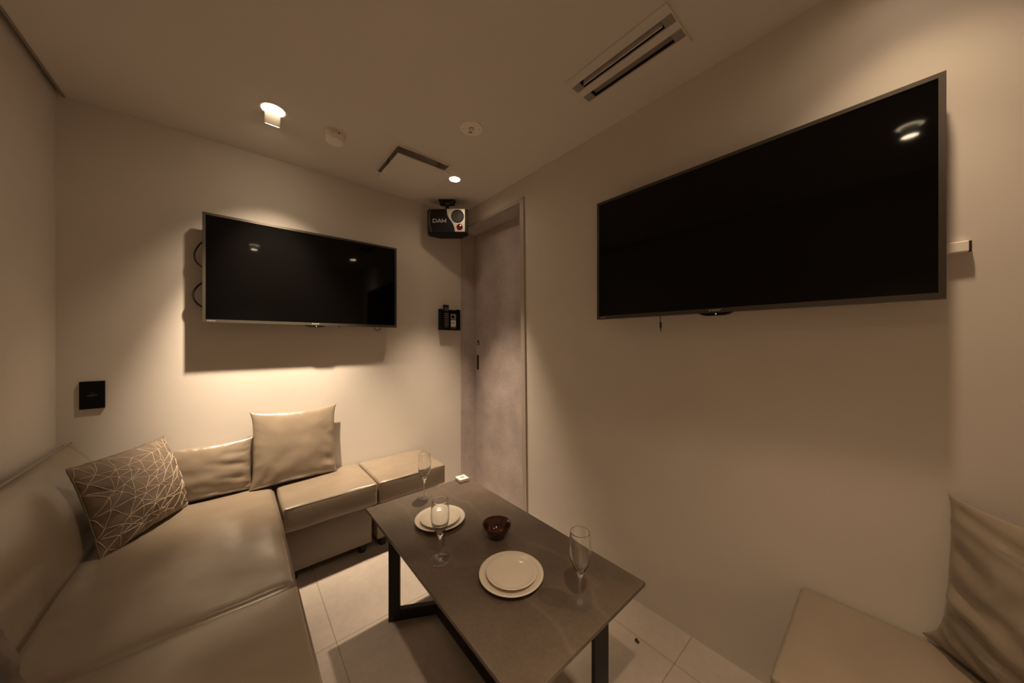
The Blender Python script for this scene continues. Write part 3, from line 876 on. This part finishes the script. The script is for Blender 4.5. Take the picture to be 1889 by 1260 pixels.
# ------------------------------------------------------------------ table
TX0, TX1, TY0, TY1, TZ = .460, 1.013, .509, 1.592, .503
tcx, tcy = (TX0 + TX1) / 2, (TY0 + TY1) / 2
t = thing('table', 'low rectangular table with dark stone top and black steel legs', 'table', (tcx, tcy, 0))
tw, tl = (TX1 - TX0) / 2, (TY1 - TY0) / 2
bm = B(); box(bm, -tw, -tl, TZ - .013, tw, tl, TZ, .0015); obj('tabletop', bm, M['table'], t)
def bar(bm, p, q, w, h, ext=0):
    """flat bar between floor-plan points p,q; w thickness, z range h"""
    p = Vector((p[0], p[1], 0)); q = Vector((q[0], q[1], 0)); d = (q - p); L = d.length; d.normalize()
    a = math.atan2(d.y, d.x)
    MM = Matrix.Translation(p) @ Matrix.Rotation(a, 4, 'Z')
    box(bm, 0, -w / 2, h[0], L, w / 2, h[1], .0015, 1, MM)
JY = .330
for sx in (-1, 1):
    for sy in (-1, 1):
        p = (sx * (tw - .072), sy * (tl - .098)); q = (0, sy * JY)
        dv = Vector((q[0] - p[0], q[1] - p[1])).normalized()
        bm = B(); bar(bm, p, (p[0] + dv.x * .05, p[1] + dv.y * .05), .026, (0, TZ - .013)); obj('leg', bm, M['steel'], t)
        bm = B(); bar(bm, (p[0] + dv.x * .05, p[1] + dv.y * .05), q, .026, (0, .05)); obj('foot_bar', bm, M['steel'], t)
        bm = B(); bar(bm, (p[0] + dv.x * .05, p[1] + dv.y * .05), q, .026, (TZ - .043, TZ - .0132)); obj('top_bar', bm, M['steel'], t)
bm = B(); box(bm, -.025, -JY, 0, .025, JY, .05, .0015, 1); obj('floor_beam', bm, M['steel'], t)
bm = B(); box(bm, -.025, -JY, TZ - .043, .025, JY, TZ - .0132, .0015, 1); obj('upper_beam', bm, M['steel'], t)

# plates
def plate_prof(r, h):
    return [(0, .002), (r * .55, .002), (r * .58, 0), (r * .62, 0), (r * .64, .003), (r * .9, h - .007), (r, h - .001), (r + .0005, h), (r - .002, h + .001), (r * .88, h - .004), (r * .68, .0055), (0, .005)]
def plate_thing(x, y, z, r, h, label, group):
    bm = B(); lathe(bm, plate_prof(r, h), 72)
    return tag(obj('plate', bm, M['ceramic'], None, True, (x, y, z)), label, 'plate', group)
plate_thing(.673, 1.266, TZ, .107, .019, 'larger cream plate under a small plate, behind the middle champagne flute', 'dinner plates')
plate_thing(.674, 1.266, TZ + .0056, .085, .0165, 'smaller cream plate stacked on top, behind the middle champagne flute', 'side plates')
plate_thing(.693, .811, TZ, .107, .019, 'larger cream plate under a small plate, on the near half of the table', 'dinner plates')
plate_thing(.696, .812, TZ + .0056, .085, .0165, 'smaller cream plate stacked on top, on the near half of the table', 'side plates')

# bowl
bm = B(); lathe(bm, [(0, .003), (.024, .003), (.025, 0), (.029, 0), (.030, .004), (.043, .022), (.054, .043), (.0585, .054), (.0575, .0555), (.0555, .054), (.050, .042), (.039, .022), (.026, .008), (0, .006)], 60)
tag(obj('small_bowl', bm, M['brown_glaze'], None, True, (.793, 1.017, TZ)), 'small dark brown glazed bowl between the two plate stacks', 'bowl')

# champagne flutes
flute_p = [(0, 0), (.030, 0), (.0345, .0001), (.0360, .0006), (.0365, .0013), (.0360, .0019), (.0345, .0023), (.024, .0034), (.012, .0058), (.006, .0095), (.0040, .016),
           (.0034, .030), (.0033, .050), (.0037, .066), (.0050, .076), (.0070, .084),
           (.0105, .092), (.0165, .103), (.0235, .117), (.0290, .132), (.0322, .148), (.0332, .162), (.0326, .178), (.0308, .196), (.02895, .2125), (.0287, .2150), (.0286, .2158), (.0284, .2163), (.0281, .2164), (.0279, .2160), (.0279, .2150), (.0281, .2125),
           (.0300, .196), (.0318, .178), (.0324, .162), (.0314, .149), (.0281, .133), (.0225, .1185), (.0154, .105), (.0088, .0965), (.0038, .0935), (0, .0930)]
def flute(x, y, label):
    t = thing('champagne_flute', label, 'champagne glass', (x, y, TZ + .0003), 0, 'champagne flutes on the table')
    full = B(); lathe(full, flute_p, 64)
    bmesh.ops.recalc_face_normals(full, faces=full.faces[:])
    tmp = bpy.data.meshes.new('whole_glass'); full.to_mesh(tmp); full.free()
    for nm, z0, z1 in (('foot', -1, .016), ('stem', .016, .084), ('bowl', .084, 1)):
        bm = B(); bm.from_mesh(tmp)
        bmesh.ops.delete(bm, geom=[f for f in bm.faces if not z0 < f.calc_center_median().z < z1], context='FACES')
        obj(nm, bm, M['glass_foot' if nm == 'foot' else 'glass'], t, True, keep=True)
    bpy.data.meshes.remove(tmp)
    return t
f0 = flute(.720, 1.521, 'clear champagne flute at the far end of the table, in front of the last ottoman')
dup(f0, (.554, 1.043, TZ + .0003), 0, 'clear champagne flute standing in front of the far plate stack')
dup(f0, (.780, .595, TZ + .0003), 0, 'clear champagne flute at the near end of the table, beside the near plate stack')

# call button
t = thing('call_button', 'small white square call button on the far corner of the table', 'call button', (.965, 1.557, TZ), R(-4))
bm = B(); box(bm, -.029, -.030, 0, .029, .030, .020, .004, 3); obj('case', bm, M['white_button'], t, 'auto')
bm = B(); lathe(bm, [(.013, .019), (.013, .0208), (.012, .0212), (0, .0212)], 32); obj('button', bm, M['grey_plastic'], t, 'auto')

# scrap on the floor
bm = B()
n = 14
ring = [bm.verts.new((.013 * math.cos(2 * PI * k / n) * (1 + .2 * math.sin(3 * k)), .008 * math.sin(2 * PI * k / n) * (1 + .25 * math.cos(2 * k)), .0012)) for k in range(n)]
top = bm.verts.new((0, 0, .0035)); bot = bm.verts.new((0, 0, .0002))
for k in range(n):
    bm.faces.new((ring[k], ring[(k + 1) % n], top)); bm.faces.new((ring[(k + 1) % n], ring[k], bot))
o = tag(obj('dry_leaf_scrap', bm, M['leaf'], None, False, (1.305, .694, 0)), 'small dark scrap lying on the floor by the right wall', 'scrap')
o.rotation_euler = (0, 0, .9)

# ------------------------------------------------------------------ world, camera, colour
w = bpy.data.worlds.new('World'); sc.world = w; w.use_nodes = True
w.node_tree.nodes['Background'].inputs['Color'].default_value = (.0, .0, .0, 1)
w.node_tree.nodes['Background'].inputs['Strength'].default_value = 0
cam = bpy.data.cameras.new('camera'); co = bpy.data.objects.new('camera', cam); link(co)
cam.sensor_width = 36; cam.lens = 590.0 / 1889 * 36; cam.clip_start = .02
co.location = (0, 0, 1.29); co.rotation_euler = (R(90), 0, -R(40.65))
sc.camera = co
vs = sc.view_settings
vs.view_transform = 'Standard'; vs.look = 'None'; vs.gamma = 1; vs.exposure = 0; vs.use_curve_mapping = False
sc.cycles.max_bounces = 14; sc.cycles.diffuse_bounces = 8; sc.cycles.transmission_bounces = 12; sc.cycles.glossy_bounces = 6
sc.cycles.blur_glossy = .6
